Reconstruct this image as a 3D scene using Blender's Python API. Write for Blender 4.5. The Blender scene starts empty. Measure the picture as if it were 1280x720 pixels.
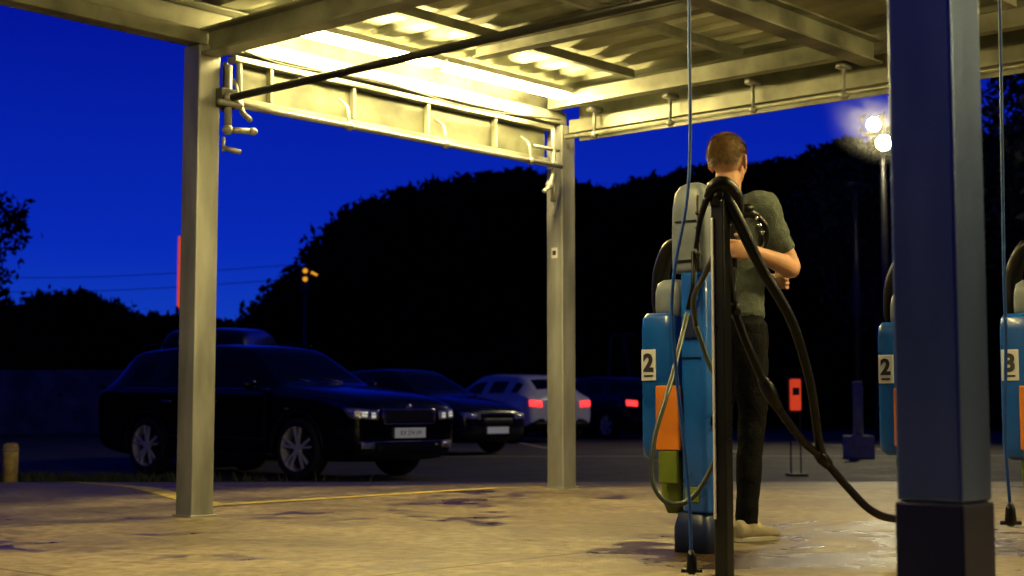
import bpy, bmesh, math, random
import numpy as np
from mathutils import Vector, Matrix, noise
from mathutils.bvhtree import BVHTree
random.seed(7); np.random.seed(7)
S = bpy.context.scene
COL = S.collection
S.view_settings.view_transform = 'Standard'
S.view_settings.look = 'None'
S.view_settings.exposure = 0

# ------------------------------------------------------------------ materials
def mat(name, col, rough=.5, metal=0., var=.15, vs=8., bump=0., bs=None, coat=0., emit=None, es=0., rvar=.1, spec=None, stretch=None):
    m = bpy.data.materials.new(name); m.use_nodes = True
    nt = m.node_tree; b = nt.nodes['Principled BSDF']
    tc = nt.nodes.new('ShaderNodeTexCoord')
    n = nt.nodes.new('ShaderNodeTexNoise'); n.inputs['Scale'].default_value = vs; n.inputs['Detail'].default_value = 4
    src = tc.outputs['Object']
    if stretch:
        mp = nt.nodes.new('ShaderNodeMapping'); mp.inputs['Scale'].default_value = stretch; nt.links.new(src, mp.inputs['Vector']); src = mp.outputs['Vector']
    nt.links.new(src, n.inputs['Vector'])
    r = nt.nodes.new('ShaderNodeValToRGB')
    r.color_ramp.elements[0].position = .3; r.color_ramp.elements[1].position = .7
    r.color_ramp.elements[0].color = [c*(1-var) for c in col]+[1]
    r.color_ramp.elements[1].color = [min(1, c*(1+var)) for c in col]+[1]
    nt.links.new(n.outputs['Fac'], r.inputs['Fac']); nt.links.new(r.outputs['Color'], b.inputs['Base Color'])
    mr = nt.nodes.new('ShaderNodeMapRange')
    mr.inputs['To Min'].default_value = max(.02, rough-rvar); mr.inputs['To Max'].default_value = min(1, rough+rvar)
    nt.links.new(n.outputs['Fac'], mr.inputs['Value']); nt.links.new(mr.outputs['Result'], b.inputs['Roughness'])
    b.inputs['Metallic'].default_value = metal
    b.inputs['Coat Weight'].default_value = coat
    b.inputs['Coat Roughness'].default_value = .04
    if spec is not None: b.inputs['Specular IOR Level'].default_value = spec
    if bump:
        n2 = nt.nodes.new('ShaderNodeTexNoise'); n2.inputs['Scale'].default_value = bs or vs*4; n2.inputs['Detail'].default_value = 3
        nt.links.new(tc.outputs['Object'], n2.inputs['Vector'])
        bp = nt.nodes.new('ShaderNodeBump'); bp.inputs['Strength'].default_value = bump; bp.inputs['Distance'].default_value = .02
        nt.links.new(n2.outputs['Fac'], bp.inputs['Height']); nt.links.new(bp.outputs['Normal'], b.inputs['Normal'])
    if emit:
        b.inputs['Emission Color'].default_value = list(emit)+[1]; b.inputs['Emission Strength'].default_value = es
    return m

M = {}
M['steel'] = mat('galvanised_steel', (.33, .34, .33), .42, .5, .35, 7, .05, 60, stretch=(1, 1, .25))
M['steel_sky_tint'] = mat('steel_with_sky_blue_tint', (.11, .17, .38), .34, .6, .25, 6, .05, 60, stretch=(1, 1, .2))  # blue sky light on the grey steel column, put into its base colour
M['steel_roof'] = mat('roof_steel', (.28, .285, .23), .45, .35, .55, 3.5, .05)
M['fascia'] = mat('grimy_fascia', (.085, .09, .06), .6, .2, .6, 4, .05)
M['steel_dark'] = mat('dark_steel', (.03, .03, .03), .4, .4)
M['deck'] = mat('roof_deck', (.33, .34, .25), .5, .2, .55, 1.6, .05)
M['base_paint'] = mat('dark_base_paint', (.006, .010, .06), .4, 0)
M['tube'] = mat('fluorescent_tube', (.9, .9, .8), .4, emit=(1, .78, .29), es=185)
M['housing'] = mat('lamp_housing', (.6, .6, .55), .4)
M['blue'] = mat('blue_plastic', (.006, .085, .42), .3, 0, .25, 6, .03, coat=.3)
M['dblue'] = mat('dark_blue_plastic', (.006, .016, .07), .4)
M['bluehose'] = mat('blue_hose', (.012, .07, .34), .4)
M['grey'] = mat('grey_plastic', (.15, .18, .23), .4, 0, .35, 8, .05)
M['orange'] = mat('orange_vinyl', (.70, .20, .012), .45)
M['lime'] = mat('lime_vinyl', (.13, .18, .015), .45)
M['white'] = mat('white_vinyl', (.7, .72, .74), .45, var=.05)
M['black'] = mat('black_rubber', (.004, .004, .005), .35, 0, .3, 10, .1, spec=.3)
M['blackpost'] = mat('black_post_paint', (.010, .011, .013), .3, .3)
M['hosegrey'] = mat('grey_hose', (.03, .042, .038), .35)
M['chrome'] = mat('chrome', (.75, .75, .75), .15, 1., .05, rvar=.05)
M['alloy'] = mat('alloy', (.85, .85, .85), .32, .4, .05)
M['paint_black'] = mat('black_car_paint', (.003, .003, .0035), .2, 0, .1, coat=.6, spec=.3)
M['paint_navy'] = mat('navy_car_paint', (.005, .008, .018), .25, 0, .1, coat=.6, spec=.3)
M['paint_white'] = mat('white_car_paint', (.8, .8, .8), .3, 0, .04, coat=1.)
M['paint_silver'] = mat('silver_car_paint', (.40, .41, .43), .3, .6, .04, coat=1.)
M['glass'] = mat('dark_car_glass', (.003, .003, .004), .06, 0, .1, rvar=.02, spec=.4)
M['trim'] = mat('black_trim', (.008, .008, .008), .55)
M['tyre'] = mat('tyre', (.010, .010, .010), .75, 0, .2, 20, .2)
M['lens'] = mat('headlamp_lens', (.7, .72, .72), .15, .7, .5, 18, .5, 30, coat=1.)
M['projector_glint'] = mat('headlamp_projector', (.9, .9, .9), .2, .5, emit=(1, .97, .85), es=.4)  # lamps are off; weak glow stands in for light reflected by the projectors
M['tail'] = mat('tail_lamp', (.5, .01, .01), .25, emit=(1, .04, .04), es=2.)
M['tail_off'] = mat('tail_lamp_unlit', (.30, .01, .01), .2, coat=1)
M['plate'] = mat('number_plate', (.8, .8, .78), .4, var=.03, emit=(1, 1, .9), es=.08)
M['ink'] = mat('plate_ink', (.02, .02, .03), .5)
M['skin'] = mat('skin', (.48, .25, .155), .5, 0, .12, 14, .08, 90)
M['hair'] = mat('brown_hair', (.12, .062, .022), .55, 0, .5, 60)
M['shirt'] = mat('grey_green_shirt', (.060, .074, .066), .92, 0, .25, 12, .3, 120)
M['trouser'] = mat('black_trousers', (.0035, .0035, .0045), .95, 0, .2, 12, .3, 90, spec=.15)
M['shoe'] = mat('beige_shoe', (.33, .28, .20), .7, 0, .2, 18, .1)
M['sole'] = mat('shoe_sole', (.40, .37, .30), .7)
M['eye'] = mat('eye', (.6, .6, .58), .2)
M['leaf'] = mat('foliage', (.016, .020, .008), .9, 0, .5, .6, spec=.05)
M['leafw'] = mat('foliage_warm', (.035, .045, .018), .8, 0, .5, .6)
M['bark'] = mat('bark', (.05, .04, .03), .9, 0, .3, 6, .6)
M['soil'] = mat('hillside_soil', (.006, .007, .004), 1, 0, .4, .5, spec=0)
M['concrete_post'] = mat('concrete', (.34, .32, .27), .85, 0, .2, 9, .3)
M['yellowpost'] = mat('yellow_bollard_paint', (.45, .34, .12), .7, 0, .35, 14, .2)
M['grass'] = mat('verge_grass', (.04, .055, .02), .9, 0, .5, 5)
M['stone'] = mat('stone_wall', (.14, .14, .15), .9, 0, .6, 1.6, .6, 5)
M['sign_red'] = mat('lit_red_sign', (.6, .08, .02), .5, emit=(1, .09, .01), es=.6)
M['amber'] = mat('amber_lamp', (.8, .4, .02), .5, emit=(1, .40, .02), es=.9)
M['redl'] = mat('red_lantern', (.8, .05, .01), .4, 0, .6, 22, emit=(1, .07, .02), es=.5)
M['rust'] = mat('rusty_frame', (.25, .06, .02), .8, 0, .3, 6)
M['flood'] = mat('flood_lamp', (1, 1, .9), .5, emit=(1, .86, .48), es=800)

# ------------------------------------------------------------------ mesh helpers
def empty(name, loc=(0, 0, 0), rz=0.):
    e = bpy.data.objects.new(name, None); COL.objects.link(e)
    e.location = loc; e.rotation_euler = (0, 0, rz); e.empty_display_size = .2
    return e

def add(name, verts, faces, m, parent=None, smooth=False, bevel=0., local=False):
    me = bpy.data.meshes.new(name); me.from_pydata([tuple(v) for v in verts], [], faces); me.update()
    bm = bmesh.new(); bm.from_mesh(me); bmesh.ops.recalc_face_normals(bm, faces=bm.faces); bm.to_mesh(me); bm.free()
    o = bpy.data.objects.new(name, me); COL.objects.link(o)
    if m is not None: me.materials.append(m)
    if smooth:
        me.polygons.foreach_set('use_smooth', [True]*len(me.polygons))
    if bevel:
        b = o.modifiers.new('b', 'BEVEL'); b.width = bevel; b.segments = 3; b.limit_method = 'ANGLE'
    if parent:
        o.parent = parent
        if not local:
            pm = Matrix.Translation(parent.location) @ parent.rotation_euler.to_matrix().to_4x4()
            o.matrix_parent_inverse = pm.inverted()
    return o

BOXF = [(0, 1, 3, 2), (4, 6, 7, 5), (0, 4, 5, 1), (2, 3, 7, 6), (0, 2, 6, 4), (1, 5, 7, 3)]
def boxgeo(c, sx, sy, sz, ax=Vector((1, 0, 0)), ay=Vector((0, 1, 0)), az=Vector((0, 0, 1))):
    c = Vector(c); v = []
    for i in (-1, 1):
        for j in (-1, 1):
            for k in (-1, 1):
                v.append(c+ax*(i*sx/2)+ay*(j*sy/2)+az*(k*sz/2))
    return v, list(BOXF)

def merge(parts):
    V = []; F = []
    for v, f in parts:
        o = len(V); V += list(v); F += [tuple(i+o for i in q) for q in f]
    return V, F

def catmull(pts, res=8):
    P = [Vector(p) for p in pts]
    if len(P) < 3: return P
    Q = [P[0]*2-P[1]]+P+[P[-1]*2-P[-2]]
    out = []
    for i in range(1, len(Q)-2):
        a, b, c, d = Q[i-1], Q[i], Q[i+1], Q[i+2]
        for k in range(res):
            t = k/res
            out.append(.5*((2*b)+(c-a)*t+(2*a-5*b+4*c-d)*t*t+(3*b-a-3*c+d)*t**3))
    out.append(P[-1]); return out

def tube(pts, r, n=12, res=0):
    if res:
        rr = r
        m0 = len(pts)
        pts = catmull(pts, res)
        if isinstance(rr, (list, tuple)):
            r = [np.interp(i/(len(pts)-1)*(m0-1), range(m0), rr) for i in range(len(pts))]
    P = [Vector(p) for p in pts]
    if not isinstance(r, (list, tuple)): r = [r]*len(P)
    V = []; F = []
    t0 = (P[1]-P[0]).normalized()
    a = t0.orthogonal().normalized()
    for i, p in enumerate(P):
        t = (P[min(i+1, len(P)-1)]-P[max(i-1, 0)]).normalized()
        a = (a-t*a.dot(t)).normalized(); b = t.cross(a)
        for k in range(n):
            w = 2*math.pi*k/n
            V.append(p+(a*math.cos(w)+b*math.sin(w))*r[i])
    for i in range(len(P)-1):
        for k in range(n):
            F.append((i*n+k, i*n+(k+1) % n, (i+1)*n+(k+1) % n, (i+1)*n+k))
    F.append(tuple(range(n))[::-1]); F.append(tuple((len(P)-1)*n+k for k in range(n)))
    return V, F

def rings(rs, n=24):
    V = []; F = []
    for c, A, B in rs:
        for k in range(n):
            w = 2*math.pi*k/n
            V.append(Vector(c)+A*math.cos(w)+B*math.sin(w))
    for i in range(len(rs)-1):
        for k in range(n):
            F.append((i*n+k, i*n+(k+1) % n, (i+1)*n+(k+1) % n, (i+1)*n+k))
    F.append(tuple(range(n))[::-1]); F.append(tuple((len(rs)-1)*n+k for k in range(n)))
    return V, F

def ellip(c, A, B, C, nu=20, nv=12):
    V = []; F = []
    c = Vector(c)
    for i in range(1, nv):
        ph = math.pi*i/nv
        for k in range(nu):
            w = 2*math.pi*k/nu
            V.append(c+A*math.cos(w)*math.sin(ph)+B*math.sin(w)*math.sin(ph)+C*math.cos(ph))
    for i in range(nv-2):
        for k in range(nu):
            F.append((i*nu+k, i*nu+(k+1) % nu, (i+1)*nu+(k+1) % nu, (i+1)*nu+k))
    t = len(V); V.append(c+C); V.append(c-C)
    for k in range(nu):
        F.append((t, (k+1) % nu, k)); F.append((t+1, (nv-2)*nu+k, (nv-2)*nu+(k+1) % nu))
    return V, F

# ------------------------------------------------------------------ ground
def gz(x, y):
    pts = [(-30, 0), (8.0, 0), (10.0, .03), (12, -.03), (16.6, -.24), (20, -.24), (34, -.12), (60, 0), (400, 0)]
    return float(np.interp(y, [p[0] for p in pts], [p[1] for p in pts]))

def sheet(name, xs, ys, zo, m):
    V = [(x, y, gz(x, y)+zo) for y in ys for x in xs]
    n = len(xs); F = [(j*n+i, j*n+i+1, (j+1)*n+i+1, (j+1)*n+i) for j in range(len(ys)-1) for i in range(n-1)]
    return add(name, V, F, m, smooth=True)

def ground_mat(name, c1, c2, wet, seed, joints=False, wetpos=.56, dry_rough=.8, spots=(), stain=.6):
    m = bpy.data.materials.new(name); m.use_nodes = True; nt = m.node_tree; b = nt.nodes['Principled BSDF']
    N = nt.nodes.new; L = nt.links.new
    tc = N('ShaderNodeTexCoord')
    def nz(sc, det, off, dist=0., scl=(1, 1, 1), rot=0.):
        mp = N('ShaderNodeMapping'); mp.inputs['Location'].default_value = (off, off*1.7, 0); mp.inputs['Scale'].default_value = scl; mp.inputs['Rotation'].default_value = (0, 0, rot)
        L(tc.outputs['Object'], mp.inputs['Vector'])
        n = N('ShaderNodeTexNoise'); n.inputs['Scale'].default_value = sc; n.inputs['Detail'].default_value = det; n.inputs['Distortion'].default_value = dist
        L(mp.outputs['Vector'], n.inputs['Vector']); return n
    def mth(op, a, b_):
        q = N('ShaderNodeMath'); q.operation = op
        for i, s in enumerate((a, b_)):
            if isinstance(s, (int, float)): q.inputs[i].default_value = s
            else: L(s, q.inputs[i])
        return q.outputs[0]
    def sstep(v, a, b_):
        wr = N('ShaderNodeMapRange'); wr.interpolation_type = 'SMOOTHSTEP'; wr.inputs['From Min'].default_value = a; wr.inputs['From Max'].default_value = b_
        L(v, wr.inputs['Value']); return wr.outputs['Result']
    def mix(fac, a, b_, mode='MIX'):
        q = N('ShaderNodeMix'); q.data_type = 'RGBA'; q.blend_type = mode
        if isinstance(fac, (int, float)): q.inputs[0].default_value = fac
        else: L(fac, q.inputs[0])
        for i, s in ((6, a), (7, b_)):
            if isinstance(s, tuple): q.inputs[i].default_value = s
            else: L(s, q.inputs[i])
        return q.outputs[2]
    a = nz(1.3, 6, seed, .3); f = nz(16, 5, seed+3); g = nz(160, 2, seed+5); w = nz(.75, 3, seed+9, .5); w2 = nz(4.5, 6, seed+13, .8)
    s1 = nz(.9, 5, seed+21, 1.2, (1, 2.2, 1), -.73); s2 = nz(7, 5, seed+31, .5)
    r = N('ShaderNodeValToRGB'); r.color_ramp.elements[0].position = .35; r.color_ramp.elements[1].position = .68
    r.color_ramp.elements[0].color = list(c1)+[1]; r.color_ramp.elements[1].color = list(c2)+[1]; L(a.outputs['Fac'], r.inputs['Fac'])
    r2 = N('ShaderNodeValToRGB'); r2.color_ramp.elements[0].position = .3; r2.color_ramp.elements[1].position = .62
    r2.color_ramp.elements[0].color = (.5, .46, .41, 1); r2.color_ramp.elements[1].color = (1.08, 1.08, 1.08, 1); L(f.outputs['Fac'], r2.inputs['Fac'])
    col = mix(1., r.outputs['Color'], r2.outputs['Color'], 'MULTIPLY')
    val = mth('ADD', mth('MULTIPLY', w.outputs['Fac'], .55), mth('MULTIPLY', w2.outputs['Fac'], .45))
    sv = mth('ADD', mth('MULTIPLY', s1.outputs['Fac'], .65), mth('MULTIPLY', s2.outputs['Fac'], .35))
    for (sx, sy, rad, amt) in spots:
        vd = N('ShaderNodeVectorMath'); vd.operation = 'DISTANCE'; vd.inputs[1].default_value = (sx, sy, 0); L(tc.outputs['Object'], vd.inputs[0])
        mr = N('ShaderNodeMapRange'); mr.interpolation_type = 'SMOOTHSTEP'; mr.inputs['From Min'].default_value = 0; mr.inputs['From Max'].default_value = rad; mr.inputs['To Min'].default_value = amt; mr.inputs['To Max'].default_value = 0
        L(vd.outputs['Value'], mr.inputs['Value']); val = mth('ADD', val, mr.outputs['Result']); sv = mth('ADD', sv, mth('MULTIPLY', mr.outputs['Result'], .8))
    stn = mth('MULTIPLY', sstep(sv, .49, .61), stain)
    col = mix(stn, col, (c1[0]*.36, c1[1]*.32, c1[2]*.30, 1))
    md = mth('MULTIPLY', sstep(val, wetpos, wetpos+.09), wet)
    col = mix(md, col, (c1[0]*.18, c1[1]*.13, c1[2]*.12, 1))
    if joints:
        br = N('ShaderNodeTexBrick'); br.offset = 0; br.inputs['Scale'].default_value = 1; br.inputs['Brick Width'].default_value = 3.; br.inputs['Row Height'].default_value = 3.
        br.inputs['Mortar Size'].default_value = .010; br.inputs['Color1'].default_value = (1, 1, 1, 1); br.inputs['Color2'].default_value = (.9, .9, .9, 1); br.inputs['Mortar'].default_value = (.25, .24, .22, 1)
        mp = N('ShaderNodeMapping'); mp.inputs['Rotation'].default_value = (0, 0, math.radians(42)); mp.inputs['Location'].default_value = (.7, .3, 0)
        L(tc.outputs['Object'], mp.inputs['Vector']); L(mp.outputs['Vector'], br.inputs['Vector'])
        col = mix(1., col, br.outputs['Color'], 'MULTIPLY')
    L(col, b.inputs['Base Color'])
    rm = N('ShaderNodeMapRange'); rm.inputs['To Min'].default_value = dry_rough; rm.inputs['To Max'].default_value = .27
    L(md, rm.inputs['Value']); L(mth('SUBTRACT', rm.outputs['Result'], mth('MULTIPLY', stn, .1)), b.inputs['Roughness'])
    L(mth('SUBTRACT', .5, mth('MULTIPLY', md, .33)), b.inputs['Specular IOR Level'])
    bp = N('ShaderNodeBump'); bp.inputs['Distance'].default_value = .012
    L(mth('SUBTRACT', .6, mth('MULTIPLY', md, .30)), bp.inputs['Strength'])
    L(mth('ADD', f.outputs['Fac'], g.outputs['Fac']), bp.inputs['Height']); L(bp.outputs['Normal'], b.inputs['Normal'])
    return m
asph = ground_mat('asphalt', (.075, .068, .055), (.13, .115, .09), .3, 2, wetpos=.56, dry_rough=.75, stain=.4)
conc = ground_mat('stained_concrete', (.21, .165, .095), (.39, .32, .20), .94, 11, joints=True, wetpos=.545, dry_rough=.52, stain=.5,
                  spots=((1.5, 6.2, 1.8, .13), (.3, 7.6, 1.5, .08), (.75, 5.4, .9, .09), (-.9, 5.4, 1.3, .04), (-.5, 8.2, 1.4, .04)))
xs = [-200, -100, -60, -30]+[x for x in range(-20, 21, 2)]+[30, 60, 100, 200]
ys = [-30, -10, 0, 4, 8, 9, 10, 11, 12, 13, 14, 15, 16.6, 18, 20, 24, 28, 34, 40, 60, 100, 200, 400]
sheet('ground', xs, ys, 0, asph)
sheet('wash_bay_pavement', [-7.5, -5, -2.5, 0, 2.5, 5, 8, 12, 16], [-2, 2, 5, 8, 9, 10, 11, 12, 13, 14, 14.6], .004, conc)
linem = mat('worn_yellow_line_paint', (.6, .47, .12), .7, 0, .5, 14, .2)
def stripe(name, a, b, w, m, zo=.008, n=16):
    a = Vector((a[0], a[1], 0)); b = Vector((b[0], b[1], 0)); d = (b-a).normalized(); p = Vector((-d.y, d.x, 0))*w/2
    V = []; F = []
    for i in range(n+1):
        c = a.lerp(b, i/n)
        for s in (-1, 1):
            q = c+p*s; V.append((q.x, q.y, gz(q.x, q.y)+zo))
        if i: F.append((2*i-2, 2*i-1, 2*i+1, 2*i))
    return add(name, V, F, m)
stripe('painted_line', (-4.7, 14.4), (-1.75, 8.6), .16, linem)
stripe('painted_line', (-1.80, 8.45), (1.2, 11.2), .10, linem)
wl = mat('worn_white_line_paint', (.6, .58, .5), .7, 0, .3, 14, .2)
stripe('painted_line', (-3.6, 24), (9, 24.5), .12, wl)
for i in range(5):
    stripe('parking_line', (-5+i*3.0, 26), (-6+i*3.0, 32), .1, wl)

# ------------------------------------------------------------------ canopy
L0 = Vector((-1.66, 7.8, 0)); E1 = Vector((.665, .747, 0)).normalized(); E2 = Vector((.747, -.665, 0)).normalized(); UZ = Vector((0, 0, 1))
def P(u, v, z): return L0+E1*u+E2*v+UZ*z
def ub(u0, u1, v0, v1, z0, z1):
    return boxgeo(P((u0+u1)/2, (v0+v1)/2, (z0+z1)/2), abs(u1-u0), abs(v1-v0), abs(z1-z0), E1, E2, UZ)
can = empty('car_wash_canopy', P(0, 0, 0))
UA, UB, VA, VB = -3.9, 3.12, -.12, 10.6
V = []; F = []; prof = []
u = UA
while u < UB:
    prof += [(u, 2.745), (u+.12, 2.745), (u+.14, 2.775), (u+.23, 2.775)]; u += .25
for (uu, zz) in prof:
    V.append(P(uu, VA, zz)); V.append(P(uu, VB, zz+.10))
for i in range(len(prof)-1): F.append((2*i, 2*i+1, 2*i+3, 2*i+2))
o = add('roof_deck', V, F, M['deck'], can)
sm = o.modifiers.new('s', 'SOLIDIFY'); sm.thickness = .004
def ibeam(u0, u1, v0, v1, z0, z1, t=.012):
    if abs(u1-u0) > abs(v1-v0):
        vm = (v0+v1)/2
        return merge([ub(u0, u1, v0, v1, z0, z0+t), ub(u0, u1, v0, v1, z1-t, z1), ub(u0, u1, vm-t/2, vm+t/2, z0+t, z1-t)])
    um = (u0+u1)/2
    return merge([ub(u0, u1, v0, v1, z0, z0+t), ub(u0, u1, v0, v1, z1-t, z1), ub(um-t/2, um+t/2, v0, v1, z0+t, z1-t)])
add('edge_beam', *merge([ub(UA, 3.0, -.055, .055, 2.50, 2.58)]), M['steel_roof'], can, bevel=.004)
add('edge_gutter', *merge([ub(UA, 3.1, -.16, -.06, 2.60, 2.72), ub(UA, 3.1, -.10, .02, 2.725, 2.738)]), M['steel_roof'], can, bevel=.006)
add('cross_beam', *ibeam(-.06, .06, .06, VB, 2.44, 2.58), M['steel_roof'], can)
add('cross_beam_upper', *ibeam(-1.96, -1.84, .06, VB, 2.50, 2.66), M['steel_roof'], can)
add('bay_beam', *ibeam(.07, 2.78, 2.42, 2.54, 2.50, 2.64), M['steel_roof'], can)
add('bay_beam_far', *ibeam(.07, 2.78, 5.04, 5.16, 2.50, 2.64), M['steel_roof'], can)
pur = []
for v in (.78, 1.6, 3.3, 4.2, 6.2, 7.4): pur.append(ub(UA+.1, 2.78, v-.02, v+.02, 2.68, 2.735))
add('purlins', *merge(pur), M['steel_roof'], can)
add('mid_beam', *ibeam(1.45, 1.53, .62, VB, 2.60, 2.675), M['steel_roof'], can)
add('rear_beam_upper', *ub(2.79, 2.87, .06, VB, 2.58, 2.68), M['steel_roof'], can, bevel=.004)
add('rear_beam_lower', *merge([ub(2.99, 3.09, .08, VB, 2.44, 2.53), ub(3.10, 3.115, .08, VB, 2.40, 2.72)]), M['steel_roof'], can, bevel=.004)
add('rear_gutter_pipe', *tube([P(2.93, .1, 2.40), P(2.93, VB, 2.40)], .014), M['steel_roof'], can, True)
st = []
for i in range(14):
    v = .35+i*.62
    st.append(tube([P(2.93, v, 2.40), P(2.93, v, 2.56)], .011, 8)); st.append(ub(2.88, 2.99, v-.025, v+.025, 2.545, 2.575))
    st.append(ellip(P(2.93, v, 2.39), E1*.03, E2*.03, UZ*.025, 10, 6))
add('rear_pipe_brackets', *merge(st), M['steel'], can, True)
add('side_fascia', *ub(.25, 2.85, -.03, -.018, 2.262, 2.448), M['fascia'], can)
fs = [ub(.2, 2.9, -.045, .03, 2.455, 2.485), ub(.2, 2.9, -.035, .02, 2.232, 2.258)]
k = .45
while k < 2.85:
    fs.append(ub(k, k+.02, -.015, .022, 2.262, 2.45)); k += .62
add('fascia_frame', *merge(fs), M['steel_roof'], can, bevel=.003)
add('water_rail', *tube([P(.02, .12, 2.19), P(2.86, .12, 2.19)], .017), M['steel'], can, True)
br = []
for u in (.15, .95, 1.75, 2.55):
    br.append(tube([P(u, .12, 2.19), P(u, .10, 2.3), P(u, .03, 2.36)], .011, 8, 4)); br.append(ellip(P(u, .12, 2.19), E1*.035, E2*.028, UZ*.028, 10, 6))
add('rail_brackets', *merge(br), M['steel'], can, True)
pf = [tube([P(.10, .10, 2.40), P(.10, .10, 2.03)], .02, 10), tube([P(.10, .10, 2.05), P(.22, .16, 2.05)], .017, 10),
      tube([P(.17, .10, 2.42), P(.17, .12, 2.18), P(.17, .2, 2.10)], .015, 10, 4), ellip(P(.10, .10, 2.05), E1*.03, E2*.03, UZ*.03, 10, 6),
      ellip(P(.22, .16, 2.05), E1*.028, E2*.028, UZ*.022, 10, 6), ub(.06, .14, .06, .14, 2.2, 2.24),
      tube([P(.08, .09, 2.01), P(.08, .09, 1.93)], .009, 8), tube([P(.08, .09, 1.95), P(.15, .15, 1.93)], .014, 8)]
add('pipe_fittings', *merge(pf), M['steel'], can, True)
pf = [tube([P(2.80, .10, 2.44), P(2.80, .10, 2.18), P(2.74, .12, 2.05), P(2.68, .12, 2.0)], .016, 10, 4), tube([P(2.86, .06, 2.2), P(2.8, .1, 1.95)], .018, 10),
      tube([P(2.8, .10, 1.97), P(2.8, .10, 1.84)], .009, 8), ellip(P(2.74, .12, 2.05), E1*.03, E2*.03, UZ*.03, 10, 6), tube([P(2.86, .1, 2.3), P(2.6, .1, 2.3)], .012, 8)]
add('pipe_fittings', *merge(pf), M['steel'], can, True)
add('swing_boom', *tube([P(.10, .08, 2.22), P(.10, 5.4, 2.235)], .021), M['steel_dark'], can, True)
add('swing_boom_mount', *merge([ub(.04, .16, .02, .12, 2.17, 2.27), tube([P(.10, .07, 2.15), P(.10, .07, 2.42)], .016, 10)]), M['steel_dark'], can, bevel=.004)
add('conduit', *merge([tube([P(.5, .06, 2.66), P(.5, 5, 2.66)], .012, 8), tube([P(1.7, .5, 2.70), P(1.7, 7, 2.70)], .01, 8), tube([P(-.9, .06, 2.66), P(-.9, 7, 2.66)], .012, 8),
    tube([P(.1, .07, 2.52), P(.5, .1, 2.47), P(1.2, .09, 2.50), P(2.0, .1, 2.46), P(2.9, .08, 2.52)], .006, 6, 6)]), M['steel_dark'], can, True)
def column(parent, u, v, w, ztop, zb, band=0., m='steel'):
    add('column_shaft', *ub(u-w/2, u+w/2, v-w/2, v+w/2, zb+band, ztop), M[m], parent, bevel=.008)
    if band: add('column_base_cover', *ub(u-w/2-.003, u+w/2+.003, v-w/2-.003, v+w/2+.003, zb-.01, zb+band-.001), M['base_paint'], parent, bevel=.006)
    add('column_base_plate', *ub(u-w/2-.012, u+w/2+.012, v-w/2-.012, v+w/2+.012, zb-.02, zb+.010), M['steel'], parent, bevel=.003)
column(can, 0, 0, .14, 2.495, gz(0, 7.8)+.004)
column(can, 3.0, 0, .14, 2.495, .034)
column(can, -1.9, 5.08, .14, 2.50, .004, .373, 'steel_sky_tint')
column(can, 3.0, 5.1, .14, 2.44, .0)
column(can, 0, 10.2, .14, 2.42, .0)
pm = P(3.0-.0715, .0, 1.62)
add('column_label', *boxgeo(pm, .002, .05, .07, E1, E2, UZ), M['white'], can)
add('column_label_mark', *boxgeo(pm-E1*.0016, .001, .03, .03, E1, E2, UZ), M['ink'], can)
def lum(u0, u1, v, z=2.63):
    add('lamp_housing', *ub(u0-.04, u1+.04, v-.045, v+.045, z+.012, z+.05), M['housing'], can, bevel=.006)
    add('lamp_tube', *merge([ub(u0, u1, v-.042, v-.016, z-.02, z+.004), ub(u0, u1, v+.016, v+.042, z-.02, z+.004)]), M['tube'], can)
lum(.35, 1.5, .27); lum(1.6, 2.72, .27)
lum(-3.0, -.9, 2.4); lum(.4, 2.6, 4.7)
lum(.4, 2.6, 8.6)

# ------------------------------------------------------------------ overhead hoses
def hanging(x, y, zend, wob):
    e = empty('hanging_hose', (x, y, 0))
    pts = [(x+.012, y+.01, 2.5), (x+.01, y, 1.9), (x+.004, y, 1.35), (x-wob, y, 1.02), (x-wob*1.1, y, .8), (x-.01, y, zend+.3), (x, y, zend+.05)]
    add('hose', *tube(pts, .006, 8, 8), M['bluehose'], e, True)
    add('hose_weight', *merge([tube([(x, y, zend+.08), (x, y, zend+.06), (x, y, zend+.01), (x, y, zend)], [.008, .016, .02, .01], 12), tube([(x-.035, y, zend+.012), (x+.035, y, zend+.012)], .007, 8)]), M['black'], e, True)
    add('hose_swivel', *merge([tube([(x+.012, y+.01, 2.46), (x+.012, y+.01, 2.62)], .02, 10), tube([(x+.012, y+.01, 2.6), (x+.7, y+.9, 2.62)], .02, 10)]), M['steel'], e, True)
hanging(.60, 5.0, .012, .05)
hanging(1.67, 5.0, .17, .0)

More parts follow.
